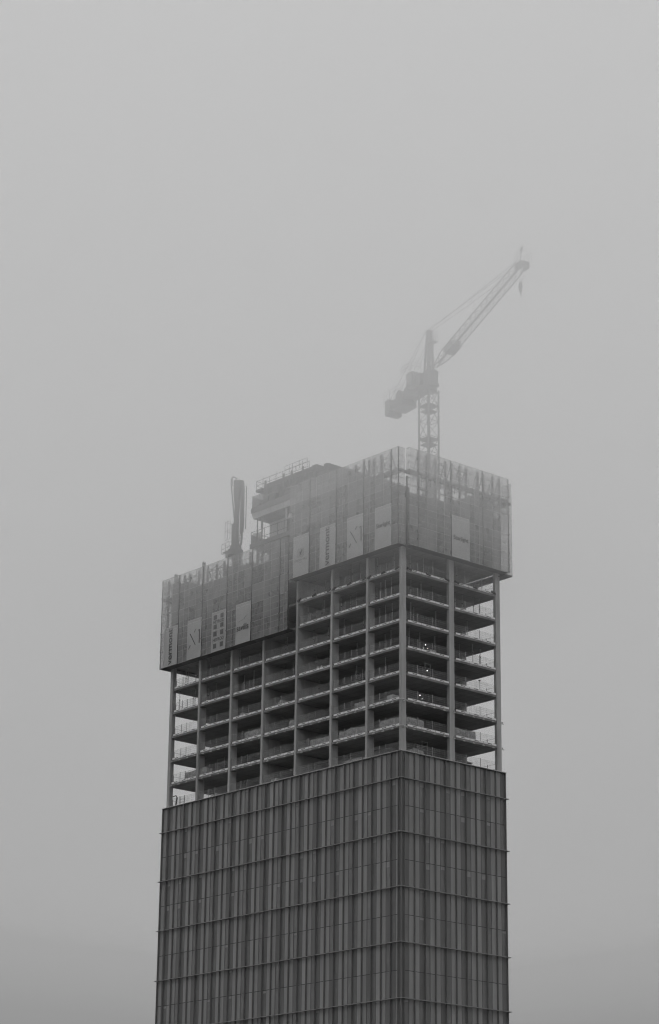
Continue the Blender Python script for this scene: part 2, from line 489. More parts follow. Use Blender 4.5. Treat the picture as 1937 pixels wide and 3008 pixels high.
# pile of boards on first floor, right end bay
t = empty('board_pile', (-1.6,11,Z(0)+.12), 'flat pile of boards above the cladding in the far right bay', 'board pile')
for q, (w, l, a) in enumerate(((.9,3.4,0),(.8,3.0,.1),(.9,2.2,-.12),(.6,1.8,.15))):
    s = MB(); s.box(-w/2, w/2, -l/2, l/2, .14*q+.2, .14*q+.32, 'ply'); 
    o = s.build('board', t, off=False); o.rotation_euler = (0,0,a)

def access_tower(x, y, k, lab):
    t = empty('access_tower', (x,y,Z(k)+.11), lab, 'scaffold tower', 'small scaffold towers on the open floors')
    z = Z(k)+.11
    for dx in (0, 1.3):
        for dy in (0, .8): MB().tube((x+dx,y+dy,z),(x+dx,y+dy,z+2.0),.03,'steel').build('leg', t)
    s = MB()
    for zz in (.4,.9,1.4,1.9):
        for dy in (0,.8): s.tube((x,y+dy,z+zz),(x+1.3,y+dy,z+zz),.022,'steel',n=5)
        for dx in (0,1.3): s.tube((x+dx,y,z+zz),(x+dx,y+.8,z+zz),.022,'steel',n=5)
    s.build('rung', t); MB().box(x,x+1.3,y,y+.8,z+1.0,z+1.05,'ply_light').build('platform', t)
access_tower(-2.6,4.9,3,'small scaffold tower behind the rail, short face, fourth floor above cladding')
access_tower(-2.8,4.6,0,'small scaffold tower just above the coping, short face')
access_tower(-9.6,1.7,3,'small scaffold tower in sixth bay of long face, fourth floor above cladding')
access_tower(-34.6,1.7,1,'small scaffold tower in second bay of long face, second floor above cladding')
def block_pallet(x, y, k, nx, nz, lab):
    t = empty('block_pallet', (x,y,Z(k)+.11), lab, 'pallet of blocks', 'pallets of blocks on the open floors')
    z = Z(k)+.11; s = MB(); rr = random.Random(int(abs(x*9+y+k)))
    MB().box(x-.55,x+.55,y-.5,y+.5,z+.002,z+.13,'ply_light').build('pallet', t)
    for i in range(nx):
        for j in range(nz):
            if j == nz-1 and rr.random() < .35: continue
            w = 1.0/nx; s.box(x-.5+w*i+.01,x-.5+w*(i+1)-.01,y-.45,y+.45,z+.13+.22*j,z+.34+.22*j,'concrete' if rr.random()<.6 else 'pale_b')
    s.build('blocks', t)
block_pallet(-22.5,1.8,3,3,4,'pallet of blocks in fourth bay of long face, fourth floor above cladding')
block_pallet(-15.6,1.9,4,3,3,'pallet of blocks in fifth bay of long face, fifth floor above cladding')
block_pallet(-3.4,1.9,2,3,4,'pallet of blocks left of the corner column, third floor above cladding')
block_pallet(-30.0,1.9,3,3,3,'pallet of blocks in third bay of long face, fourth floor above cladding')
block_pallet(-2.0,6.4,4,3,3,'pallet of blocks left of the middle column, short face, fifth floor above cladding')
block_pallet(-35.0,1.9,0,3,3,'pallet of blocks just above the coping in the second bay')
block_pallet(-23.6,1.9,0,3,3,'pallet of blocks just above the coping in the fourth bay')

# ------------------------------------------------------------------ work lights
def work_light(loc, n, label):
    t = empty('work_light', loc, label, 'work light', 'lit work lights inside the frame')
    s = MB(); s.tube((0,0,.25),(0,0,.05),.03,'steel_dark').tube((0,0,.06),(0,0,0),.14,'steel_dark',r2=.2).build('housing', t, off=False)
    for i in range(n):
        a = i*2.1; dx, dz = (.0, 0) if n == 1 else (.26*math.sin(a), .3*math.cos(a))
        b = MB(); c = Vector((dx*.5, dx, -.12+dz*.9)); 
        rb = (.05, .035, .03, .04)[i]; b.tube(c+Vector((0,0,rb)), c, rb*.6, 'lamp', r2=rb).tube(c, c-Vector((0,0,rb)), rb, 'lamp', r2=rb*.6).build('bulb', t, off=False)
work_light((-4,7.55,78.25), 4, 'cluster of four bright bulbs inside, short face, fifth floor above cladding')
work_light((-4,7.79,75.5), 1, 'single small bright bulb inside, short face, fourth floor above cladding')
work_light((-4,6.65,72.1), 2, 'pair of bright bulbs inside, short face, third floor above cladding')

# bird
b = MB(); bx, by, bz = -.8, 13.03, 74.5
pts = [(0,-.2,.06,.015),(0,-.12,.05,.05),(0,0,.03,.075),(0,.1,.07,.055),(0,.16,.12,.045),(0,.21,.12,.02),(0,.25,.11,.005)]
for p, q in zip(pts, pts[1:]):
    b.tube((bx+p[0],by+p[1],bz+p[2]),(bx+q[0],by+q[1],bz+q[2]),p[3],'bird',r2=q[3])
tag(b.build('bird'), 'small dark bird perched on the guardrail in the far right bay', 'bird')
# bent frame and ladder left
b = MB(); z = Z(0)+.11
b.path([(-42.9,1.2,z),(-42.95,1.2,z+1.55),(-42.1,1.2,z+1.62),(-41.9,1.2,z+1.4),(-42.2,1.2,z)], .06, 'steel_dark', 8)
b.path([(-42.1,1.2,z+1.62),(-41.95,1.35,z+1.35),(-42.25,1.35,z)], .04, 'steel_dark', 8)
tag(b.build('hoist_frame'), 'dark bent tube frame standing just above the cladding at the left end', 'hoist frame')
t = empty('step_ladder', (-40.8,1.2,z), 'short ladder standing beside the bent tube frame at the left end', 'ladder')
for x in (-41.2,-40.45): MB().tube((x,1.2,z),(x,1.25,z+1.4),.025,'steel_dark').build('stile', t)
for q in range(3): MB().tube((-41.2,1.2,z+.3+.35*q),(-40.45,1.2,z+.3+.35*q),.02,'steel_dark').build('rung', t)

# ------------------------------------------------------------------ protection screens
SG = 'mesh protection screens hung around the top floors'
def screen(p, q, z0, z1, cols, label, soldiers=(), walk=None, mats=None, seam=True, top_drop=0):
    """p->q in plan, outside on the right-hand side when walking p->q is handled by normal n"""
    p = Vector((p[0],p[1],0)); q = Vector((q[0],q[1],0)); w = (q-p).length; d = (q-p)/w
    n = Vector((d.y, -d.x, 0))            # outward
    t = empty('protection_screen', (p.x,p.y,z0), label, 'safety screen', SG)
    t.rotation_euler = (0,0,math.atan2(d.y,d.x))
    h = z1-z0; rr = random.Random(int(abs(p.x*7+p.y*13+z0)))
    cols = [0]+list(cols)+[w]
    rows = [0]+[h-2.33*i for i in range(4,0,-1)]+[h]
    sh = MB()
    for ci, (a, b) in enumerate(zip(cols, cols[1:])):
        for ri, (r0, r1) in enumerate(zip(rows, rows[1:])):
            m = (mats or ['net','net','net_b','net_c'])[rr.randrange(4)] if not mats else mats[rr.randrange(len(mats))]
            jj = rr.uniform(-.012,.012)
            sh.quad((a,jj,r0),(b,jj,r0),(b,jj,r1),(a,jj,r1), m)
    sh.build('mesh_sheet', t, off=False)
    f = MB()
    for c in cols[1:-1]: f.box(c-.02, c+.02, -.035, -.015, 0, h, 'frame')
    for r in rows: f.box(.03, w-.03, -.036, -.016, r-.025 if r else 0, r+.025 if r < h else h, 'frame')
    for r in rows[:-1]:
        for s in (.777, 1.553): f.box(.03, w-.03, -.03, -.018, r+s-.012, r+s+.012, 'frame')
    f.build('frame', t, off=False)
    if seam:
        e = MB(); e.box(w-.05, w+.0, -.04, .12, 0, h, 'seam').build('edge_profile', t, off=False)
        for r in rows[1:-1]: MB().box(w-.09, w+.03, -.09, -.04, r-.08, r+.08, 'seam').build('clamp', t, off=False)
    for sx in soldiers:
        s = MB(); s.box(sx-.13, sx-.05, .28, .42, .3, h-.15, 'steel_dark').box(sx+.05, sx+.13, .28, .42, .3, h-.15, 'steel_dark')
        s.box(sx-.13, sx+.13, .42, .44, .3, h-.15, 'steel_dark')
        s.bar((sx,.44,h-.3),(sx+.0,1.2,h-2.2),.08,'steel_dark').bar((sx,1.2,h-2.2),(sx,1.2,h-3.4),.08,'steel_dark').bar((sx,.44,h-3.4),(sx,1.2,h-2.8),.06,'steel_dark')
        s.build('soldier_beam', t, off=False)
    for s0, s1 in zip(soldiers, soldiers[1:]):
        if s1-s0 < 2:
            s = MB(); zt = h-.3
            for q_ in range(3): s.bar((s0,.35,zt-q_*.7),(s1,.35,zt-.7-q_*.7),.05,'steel_dark').bar((s1,.35,zt-q_*.7),(s0,.35,zt-.7-q_*.7),.05,'steel_dark')
            s.build('bracing', t, off=False)
    rl = MB()
    for z in (h-.9, h-1.7, h-3.6, h-4.4): rl.box(.05, w-.05, .2, .25, z-.03, z+.03, 'steel_dark')
    rl.build('ledger', t, off=False)
    if walk is not None:
        MB().box(.05, w-.05, .1, 1.0, walk-.14, walk+.14, 'steel_dark').build('walkway', t, off=False)
    MB().box(.02, w-.02, .02, 1.15, .03, .14, 'steel_dark').build('bottom_flap', t, off=False)
    if p.y > 17: MB().box(1.6 if p.x > 0 else .03, w-.03, .03, .06, .15, .8, 'steel_dark').build('light_block_strip', t, off=False)  # added dark strip, hides the bright band where light passes the rear mesh
    return t
LZ0, LZ1 = 81.87, 93.48; UZ0, UZ1 = 87.93, 99.62
YS = -.6; XS = .6
low = [(-43.95,-40.36,[.85,2.2],'leftmost mesh screen of the lower run, at the tower left end',[.9,2.9]),
       (-40.3,-35.6,[1.0,2.0,3.35],'second mesh screen from left in the lower run',[.5,1.6,3.4]),
       (-35.55,-30.73,[1.05,2.1,3.45],'third mesh screen from left in the lower run',[.4,2.2,3.7]),
       (-30.68,-25.95,[1.0,2.0,3.35],'fourth mesh screen from left in the lower run',[.7,1.9,3.9]),
       (-25.9,-20.68,[2.33,3.6],'fifth mesh screen from left in the lower run, no banner',[.5,1.4,2.8,4.5]),
       (-20.63,-19.1,[.8],'narrow mesh screen ending the lower run below the step',[])]
for i, (a, b_, c, lab, so) in enumerate(low):
    screen((a,YS),(b_,YS),LZ0,LZ1,c,lab,so,walk=9.0)
up = [(-19.05,-15.3,[.95,2.3],'leftmost mesh screen of the upper run, beside the open core',[]),
      (-15.25,-10.5,[1.1,2.1,3.4],'second mesh screen from left in the upper run',[]),
      (-10.45,-5.75,[1.05,2.0,3.4],'third mesh screen from left in the upper run',[.3,1.2,2.9,4.3]),
      (-5.7,-.98,[1.05,2.05,3.4],'fourth mesh screen from left in the upper run',[.5,1.3,2.6,4.2]),
      (-.95,.17,[],'narrow mesh screen on the long face at the front corner',[])]
for (a, b_, c, lab, so) in up:
    screen((a,YS),(b_,YS),UZ0,UZ1,c,lab,so,walk=9.0)
screen((.17,YS),(.17,.42),UZ0,UZ1,[],'slim mesh return left of the open slot at the front corner',(),9.0,mats=['net_c'],seam=False)
screen((.03,.75),(.6,.75),UZ0,UZ1+.1,[],'slim mesh return right of the open slot at the front corner',(),9.0,mats=['net_c'],seam=False)
rt = [(.75,2.1,[],'first mesh screen right of the corner slot on the short face',[]),
      (2.13,7.33,[1.45,2.86,4.1],'wide mesh screen between corner slot and banner on the short face',[.3,1.6,3.0,4.6]),
      (7.36,12.48,[1.4,2.85,3.75,4.45],'mesh screen carrying the banner on the short face',[.35,1.7,2.7,4.6]),
      (12.53,16.75,[1.45,2.85],'mesh screen at the far right end of the short face',[.4,1.9,3.0])]
for (a, b_, c, lab, so) in rt:
    screen((XS,a),(XS,b_),UZ0+.06,UZ1+.1,c,lab,so,walk=9.0)
b = MB(); b.box(.2,.38,.5,.66,88.0,96.2,'seam'); tag(b.build('corner_post'), 'dark upright post closing the slot at the front corner', 'post')
# rear and end screens
screen((.62,17.25),(-4.5,17.25),UZ0-.3,UZ1-.3,[1.4,2.8,4.1],'rear mesh screen just showing past the right end',(),9.0)
screen((-4.55,17.25),(-10,17.25),UZ0-.3,UZ1-.3,[1.4,2.8,4.1],'second rear mesh screen behind the upper floors',(),9.0)
screen((-44.0,8.0),(-44.0,-.55),LZ0,LZ1,[1.4,2.8,4.2,5.6,7.0],'mesh screen on the hidden left end of the tower',(1,3,5,7),9.0)

# ------------------------------------------------------------------ banners
BG = 'printed banners tied to the screens'
def text_mesh(s, size, name, parent, mtx, m='mark', bold=.0, sx=1.0):
    cu = bpy.data.curves.new('t', 'FONT'); cu.body = s; cu.size = size; cu.align_x = 'CENTER'; cu.align_y = 'CENTER'
    cu.extrude = .004; cu.offset = bold
    o = bpy.data.objects.new('t', cu); me = bpy.data.meshes.new_from_object(o)
    me.transform(mtx @ Matrix.Diagonal((sx,1,1,1)))
    bpy.data.objects.remove(o)
    me.materials.clear(); me.materials.append(M[m])
    ob = bpy.data.objects.new(name, me); COL.objects.link(ob); ob.parent = parent; return ob
UP = Matrix.Rotation(PI/2, 4, 'X')         # text laid into the local x,z plane facing -y
def T4(x, y, z): return Matrix.Translation((x, y, z))
def banner(a, z, kind, label, face='L', w=2.75, h=5.02):
    t = empty('banner', (a, YS-.06, z) if face == 'L' else (XS+.06, a, z), label, 'banner', BG)
    if face == 'R': t.rotation_euler = (0,0,PI/2)
    # slightly slack sheet
    b = MB(); nx, nz = 8, 14; rr = random.Random(int(abs(a*10)))
    ph = rr.uniform(0, 6)
    def yy(u, v):
        e = min(u, 1-u)*2
        return -.012 - .03*e*math.sin(3.1*v*PI+ph+u*4)*math.sin(u*PI)
    for j in range(nz+1):
        for i in range(nx+1):
            u, v = i/nx, j/nz; b.v.append((u*w, yy(u, v), v*h))
    mi = b.mi('banner')
    for j in range(nz):
        for i in range(nx):
            k = j*(nx+1)+i; b.f.append((k, k+1, k+nx+2, k+nx+1)); b.m.append(mi)
    b.build('sheet', t, off=False)
    e = MB()
    for (x0,x1,z0,z1) in ((0,w,0,.06),(0,w,h-.06,h),(0,.05,.06,h-.06),(w-.05,w,.06,h-.06),(.05,w-.05,h-.42,h-.38)):
        e.box(x0,x1,-.055,-.045,z0,z1,'pale_b')
    e.build('hem', t, off=False)
    Yt = -.06
    if kind == 'V':
        mt = T4(w*.47, Yt, h*.49) @ UP @ Matrix.Rotation(PI/2, 4, 'Z')
        text_mesh('vermont', 1.3, 'lettering', t, mt, 'mark', .018, 1.03)
    elif kind == 'X':
        s = MB(); W, Hh = w, h
        s.bar((.20*W,Yt,.655*Hh),(.60*W,Yt,.33*Hh),.11,'mark',.02)
        s.bar((.12*W,Yt,.265*Hh),(.24*W,Yt,.355*Hh),.07,'mark',.02)
        s.bar((.50*W,Yt,.66*Hh),(.60*W,Yt,.725*Hh),.05,'mark',.02)
        s.bar((.88*W,Yt,.345*Hh),(.88*W,Yt,.70*Hh),.10,'mark',.02)
        s.bar((.78*W,Yt,.675*Hh),(.88*W,Yt,.70*Hh),.06,'mark',.02)
        s.build('logo', t, off=False)
    elif kind == 'H':
        s = MB()
        for (z0, z1) in ((4.05,4.62),(2.86,3.40),(1.92,2.52),(.38,.98)):
            s.box(.36,.98,Yt-.004,Yt+.004,z0,z1,'mark_mid').box(1.68,2.28,Yt-.004,Yt+.004,z0+.03,z1+.03,'mark_mid')
        s.box(.1,w-.1,Yt-.004,Yt+.004,2.66,2.72,'pale_b')
        s.build('logo', t, off=False)
        for zc in (3.72, 1.44): text_mesh('HEYROD', .58, 'lettering', t, T4(1.33, Yt, zc) @ UP, 'mark', .006, .93)
    elif kind == 'S':
        text_mesh('savills', 1.1, 'lettering', t, T4(1.3, Yt, 1.95) @ UP, 'mark', .012, .92)
        s = MB()
        for (x0,z0,x1,z1) in ((.4,2.75,1.1,2.85),(1.1,2.85,1.7,3.0),(1.5,3.0,2.2,3.4)):
            s.bar((x0,Yt,z0),(x1,Yt,z1),.03,'mark_mid',.01)
        s.build('grey_streak', t, off=False)  # thin grey bars rising to the right above the word
    elif kind == 'L':
        s = MB(); x0,x1,z0,z1 = .85,1.82,2.35,3.32
        for (p, q) in (((x0,z0),(x1,z0)),((x1,z0),(x1,z1)),((x1,z1),(x0,z1)),((x0,z1),(x0,z0))):
            s.bar((p[0],Yt,p[1]),(q[0],Yt,q[1]),.035,'mark_mid',.01)
        for (a0,c0,a1,c1,wd) in ((1.2,2.52,1.28,2.8,.1),(1.42,2.5,1.4,2.78,.1),(1.3,2.8,1.2,3.1,.12),(1.42,2.78,1.55,3.2,.12),(1.0,2.85,1.25,2.9,.06),(1.25,2.7,1.45,2.85,.2),(1.1,2.5,1.28,2.52,.05),(1.36,2.5,1.5,2.5,.06)):
            s.bar((a0,Yt,c0),(a1,Yt,c1),wd,'mark',.01)
        s.bar((1.15,Yt,1.62),(1.6,Yt,1.62),.05,'mark_mid',.01)
        s.build('logo', t, off=False)
        text_mesh('LONDON WALL', .34, 'lettering', t, T4(1.36, Yt, 1.93) @ UP, 'mark_mid', 0, .9)
    elif kind == 'T':
        text_mesh('Starlight', .74, 'lettering', t, T4(1.37, Yt, 2.35 if face == 'R' else 2.75) @ UP, 'mark', .010, .95)
    return t
ZL, ZU = 81.9, 87.95
banner(-43.1, ZL, 'V', 'pale banner with large dark wordmark running upward, at the lower left end')
banner(-38.3, ZL, 'X', 'pale banner with thin slashed strokes, second banner on the lower run')
banner(-33.45, ZL, 'H', 'pale banner with eight dark squares and a word printed twice')
banner(-28.73, ZL, 'S', 'pale banner with one small lower case word, rightmost on the lower run')
banner(-18.12, ZU, 'L', 'pale banner with boxed crest emblem, leftmost on the upper run')
banner(-13.32, ZU, 'V', 'pale banner with large upward wordmark, on the upper run')
banner(-8.46, ZU, 'X', 'pale banner with thin slashed strokes, third banner on the upper run')
banner(-3.66, ZU, 'T', 'pale banner with serif word, just left of the front corner')
banner(7.38, ZU+.08, 'T', 'pale banner with serif word, alone on the short face', 'R')

# ------------------------------------------------------------------ top decks
def rebar(x, y, z, h, lab, n=4):
    t = MB()
    for i in range(n):
        for j in range(2):
            t.tube((x+.1*i,y+.25*j,z),(x+.1*i,y+.25*j,z+h+.1*((i+j)%2)),.025,'steel_dark')
    for q in range(int(h/.4)): t.box(x-.03,x+.1*n-.07,y-.03,y+.28,z+.3+q*.4,z+.33+q*.4,'steel_dark')
    tag(t.build('rebar_cage'), lab, 'rebar cage', 'bundles of column bars above the decks')
rebar(-43.2,.7,Z(9)+.12,3.0,'bar bundle above the screens, nearer the left end')
rebar(-37.5,.7,Z(9)+.12,3.3,'tall bar bundle above the screens, left of the pumping boom')
rebar(-31.24,.7,Z(9)+.12,2.0,'bar bundle behind the mesh on the lower deck')
rebar(-12.8,1.2,Z(10)+.12,3.0,'bar bundle behind the mesh on the upper deck, left one')
rebar(-6.6,.7,Z(10)+.12,3.0,'bar bundle behind the mesh on the upper deck, nearer the front corner')
rebar(-1.0,8.2,Z(10)+.12,3.2,'bar bundle behind the mesh on the short face')
def form(x0,x1,y0,y1,z0,z1,lab,ribs='x'):
    t = empty('wall_formwork', ((x0+x1)/2,(y0+y1)/2,z0), lab, 'formwork', 'formwork panels standing on the decks')
    MB().box(x0,x1,y0,y1,z0,z1,'ply').build('face_panel', t)
    r = MB()
    if ribs == 'x':
        x = x0+.2
        while x < x1: r.box(x-.05,x+.05,y0-.12,y0-.002,z0,z1+.1,'steel_dark'); x += .8
    else:
        y = y0+.2
        while y < y1: r.box(x1+.002,x1+.12,y-.05,y+.05,z0,z1+.1,'steel_dark'); y += .8
    r.build('waler', t)
D9, D10 = Z(9)+.12, Z(10)+.12
form(-6.5,-1.2,12.6,15.8,D10,97.2,'tall form block at the far right end of the upper deck','y')
form(-3.5,-1.0,9.0,12.3,D10,95.6,'low form block left of the tall one, short face','y')
form(-43.1,-41.6,1.5,7.0,D9,93.3,'form block at the left end of the lower deck')
form(-34.8,-32.4,2.0,4.0,D9,93.6,'form block below the pumping boom')
form(-30.2,-28.2,1.2,3.0,D9,92.7,'small form block right of the pumping boom')
form(-24.0,-19.6,1.4,3.0,D9,93.9,'form block under the open slab beside the step')
form(-13.4,-7.2,3.2,8.0,D10,98.6,'form block behind the third upper screen')
form(-7.0,-4.0,5.0,8.0,D10,96.4,'form block behind the fourth upper screen')
# ragged edge boards
rr = random.Random(3)
def edge_board(x0,x1,y0,y1,z,h,lab): tag(MB().box(x0,x1,y0,y1,z,z+h,'ply').build('edge_board'), lab, 'edge board', 'edge boards around the top decks')
for i in range(6):
    x = -42.8+3.9*i; edge_board(x,x+3.7,.35,.45,Z(9)-.3,.5+.35*rr.random(),f'{ORD[i]} edge board from left on the lower deck')
for i in range(5):
    x = -18.6+3.6*i; edge_board(x,x+3.4,.35,.45,Z(10)-.4,.5+.45*rr.random(),f'{ORD[i]} edge board from left on the upper deck')
for i in range(4):
    y = 1.0+3.8*i; edge_board(-.45,-.35,y,y+3.6,Z(10)-.4,.5+.45*rr.random(),f'{ORD[i]} edge board from the corner on the short face')

# ------------------------------------------------------------------ core formwork rig
R_ = empty('climbing_formwork', (-22.5,6,99.4), 'climbing formwork rig with railed decks on top of the core', 'formwork rig')
MB().box(-27.2,-18.3,2.2,10.5,99.38,102.2,'ply').box(-18.3,-17.5,2.2,10.5,99.38,102.9,'ply').build('form_panel', R_)
MB().box(-17.45,-15.95,2.3,10.5,97.9,101.8,'ply').box(-15.9,-15.2,2.0,10.5,97.9,102.4,'ply').box(-15.15,-12.8,2.6,9,97.9,101.3,'ply').build('form_panel', R_)
MB().box(-27.3,-17.6,1.95,2.05,101.0,101.25,'ply_light').build('light_waler', R_)
for i in range(16):
    x = -27.1+.6*i; MB().box(x-.06,x+.06,2.05,2.19,99.5,102.2,'steel_dark').build('soldier_beam', R_)
MB().box(-27.9,-19.4,.9,1.9,99.42,99.7,'ply_light').box(-28.9,-27.25,2.6,6.5,100.6,100.75,'ply').build('deck', R_)
for (x0,x1,h) in ((-25.0,-23.9,.9),(-23.2,-22.9,1.5),(-22.2,-21.0,.6),(-20.6,-19.9,1.1)): MB().box(x0,x1,1.0,1.6,99.71,99.71+h,'ply').build('stacked_panel', R_)
MB().box(-27.25,-17.6,2.1,2.2,102.22,102.75,'ply').build('upstand', R_)
MB().box(-28.3,-27.2,1.6,5.5,101.9,102.2,'ply').build('deck', R_)
def rails(par, name, p, q, h, step, m='steel_dark', extra=()):
    p = Vector(p); q = Vector(q); n = max(1, round((q-p).length/step)); r = MB()
    for i in range(n+1):
        c = p.lerp(q, i/n); r.tube(c, c+Vector((0,0,h+(.35 if i in extra else 0))), .035, m, n=6)
    for f in (.45, .97): r.tube(p+Vector((0,0,h*f)), q+Vector((0,0,h*f)), .03, m, n=6)
    return r.build(name, par)
rails(R_, 'handrail', (-28.25,1.65,102.2),(-18.2,1.65,102.2),1.15,1.25,extra=(1,3,5,7))
rails(R_, 'handrail', (-28.25,1.65,102.2),(-28.25,5.4,102.2),1.15,1.2)
rails(R_, 'handrail', (-22.8,1.65,102.9),(-18.6,1.65,102.9),1.0,1.2)
for (x,z) in ((-26.9,102.2),(-23.4,102.2),(-21.9,102.2),(-19.8,102.2)): MB().box(x-.12,x+.12,1.9,2.06,z,z+.95,'ply').build('stop_end', R_)
# mid level scaffold on the cantilevered slab
M_ = empty('scaffold_bay', (-27,2,99.4), 'meshed scaffold bay at the left end of the open slab', 'scaffold', 'scaffold edges on the open core slabs')
rails(M_, 'handrail', (-27.85,.75,99.42),(-25.2,.75,99.42),1.6,1.3)
rails(M_, 'handrail', (-27.85,.75,99.42),(-27.85,4.5,99.42),1.6,1.2)
MB().quad((-27.85,.72,99.45),(-25.3,.72,99.45),(-25.3,.72,100.9),(-27.85,.72,100.9),'net_dark').quad((-27.88,.72,99.45),(-27.88,4.5,99.45),(-27.88,4.5,100.95),(-27.88,.72,100.95),'net_dark').build('brick_guard', M_)
MB().bar((-25.3,1,99.5),(-26.4,1,101.0),.07,'steel_dark').bar((-26.5,1,99.5),(-25.4,1,100.6),.07,'steel_dark').build('brace', M_)
s = MB()
for q in range(5): s.box(-27.5+.3*q,-27.3+.3*q,1.2,2.2,99.42,99.9+.25*((q*7)%3),'ply')
s.build('stacked_timber', M_)
N_ = empty('scaffold_bay', (-26,2,94.5), 'railed scaffold bay at the left end of the deck below', 'scaffold', 'scaffold edges on the open core slabs')
rails(N_, 'handrail', (-27.9,.75,94.5),(-19.2,.75,94.5),1.9,1.2)
rails(N_, 'handrail', (-27.9,.75,94.5),(-27.9,4.6,94.5),1.9,1.2)
MB().quad((-27.9,.7,94.5),(-26.0,.7,94.5),(-26.0,.7,96.0),(-27.9,.7,96.0),'net_dark').quad((-27.93,.7,94.5),(-27.93,4.6,94.5),(-27.93,4.6,96.0),(-27.93,.7,96.0),'net_dark').build('brick_guard', N_)
s = MB()
for q in range(4): s.box(-27.6+.4*q,-27.3+.4*q,1.3,2.4,94.5,95.0+.2*((q*5)%3),'ply')
s.build('stacked_timber', N_)
for i, x in enumerate((-27.1,-26.2,-21.6)):
    t = empty('steel_prop', (x,1.0,94.5), ['heavy prop nearest the open slab end','second heavy prop under the open slab','pale prop in front of the core wall'][i], 'steel prop', 'props under the open core slab')
    MB().tube((x,1,94.5),(x,1,96.6),.09,'steel_dark' if i < 2 else 'pale_b').build('outer_tube', t)
    MB().tube((x,1,96.6),(x,1,97.97),.07 if i==0 else .12,'steel_dark' if i < 2 else 'pale_b').build('inner_tube', t)
# worker-sized pale drum
tag(MB().tube((-21.3,1.4,96.6),(-21.3,1.4,97.2),.25,'pale_b',n=12).tube((-21.3,1.4,97.2),(-21.3,1.4,97.35),.25,'pale_b',r2=.1,n=12).box(-21.6,-21.0,1.1,1.7,94.5,96.6,'ply').build('pale_drum'), 'rounded pale drum on a crate in front of the core wall', 'drum')

# ------------------------------------------------------------------ concrete placing boom
BY = 5.0
B_ = empty('placing_boom', (-36.3,BY,D9), 'folded concrete placing boom standing upright above the lower screens', 'placing boom')
MB().tube((-36.3,BY,D9),(-36.3,BY,96.4),.45,'crane',n=12).build('pedestal', B_)
s = MB(); s.tube((-36.35,BY,96.3),(-36.35,BY,97.0),1.0,'crane',n=14).tube((-36.3,BY,97.0),(-36.3,BY,97.5),.75,'crane',n=14).box(-37.6,-37.0,BY-.6,BY+.6,96.2,96.9,'crane').build('turntable', B_)
s = MB(); s.prism([(-36.95,97.4),(-35.7,97.4),(-35.95,98.6),(-36.0,100.6),(-36.9,100.6)], BY-.2, BY+.2, 'crane').build('turret', B_)
s = MB(); s.prism([(-36.75,99.6),(-35.85,99.6),(-35.75,103.2),(-35.55,106.3),(-36.9,106.55),(-36.85,104.4),(-36.6,103)], BY-.1, BY+.1, 'crane').build('main_arm', B_)
s = MB(); s.prism([(-35.5,98.95),(-34.95,99.1),(-34.85,100.0),(-34.9,105.0),(-35.1,106.1),(-36.6,106.6),(-36.3,105.6),(-35.5,104.9)], BY-.06, BY+.13, 'crane').build('folded_arm', B_)
s = MB(); s.prism([(-35.8,99.2),(-35.45,99.2),(-35.4,105.3),(-35.7,105.3)], BY+.15, BY+.3, 'crane').build('folded_arm', B_)
s = MB(); s.path([(-36.6,100.7),(-37.45,106.4)] and [(-36.62,BY,100.7),(-37.05,BY,103.3),(-37.55,BY,106.4),(-37.45,BY,106.95),(-37.1,BY,107.1),(-36.4,BY,106.7)], .075, 'crane', 8)
s.path([(-34.5,BY+.1,105.2),(-34.5,BY+.1,99.4)], .06, 'crane', 8)
s.path([(-35.1,BY,99.1),(-35.2,BY,97.6),(-35.5,BY,97.3),(-35.8,BY,97.6)], .12, 'crane', 8).build('delivery_pipe', B_)
s = MB()
s.path([(-37.35,BY,106.9),(-37.2,BY,105.9),(-36.7,BY,105.7)], .05, 'crane')
for (x,z0,z1) in ((-35.5,98.0,99.0),(-35.0,98.2,99.0)): s.tube((x,BY,z0),(x,BY,z1),.05,'crane')
for q in range(4): s.bar((-35.8,BY,98.9-.35*q),(-35.2,BY,98.7-.35*q),.05,'crane')
s.build('link', B_)
s = MB()
for (x0,x1,z0,z1) in ((-37.9,-36.9,98.6,101.0),(-38.5,-37.0,96.9,98.2)):
    for x in (x0,(x0+x1)/2,x1):
        for y in (BY-.5,BY+.5): s.tube((x,y,z0),(x,y,z1),.025,'crane',n=5)
    for z in (z0,(z0+z1)/2,z1):
        for y in (BY-.5,BY+.5): s.tube((x0,y,z),(x1,y,z),.025,'crane',n=5)
        s.tube((x0,BY-.5,z),(x0,BY+.5,z),.025,'crane',n=5)
s.box(-38.3,-36.9,BY-.5,BY+.5,97.0,97.1,'crane').build('ladder_cage', B_)
# rail beside boom
t = empty('handrail_section', (-39.2,3,D9), 'thin handrail left of the placing boom above the screens', 'handrail')
rails(t, 'handrail', (-40.9,3.0,94.1),(-38.3,3.0,94.1),1.1,.9)
rails(t, 'handrail', (-40.9,3.0,D9),(-38.3,3.0,D9),2.7,2.6)

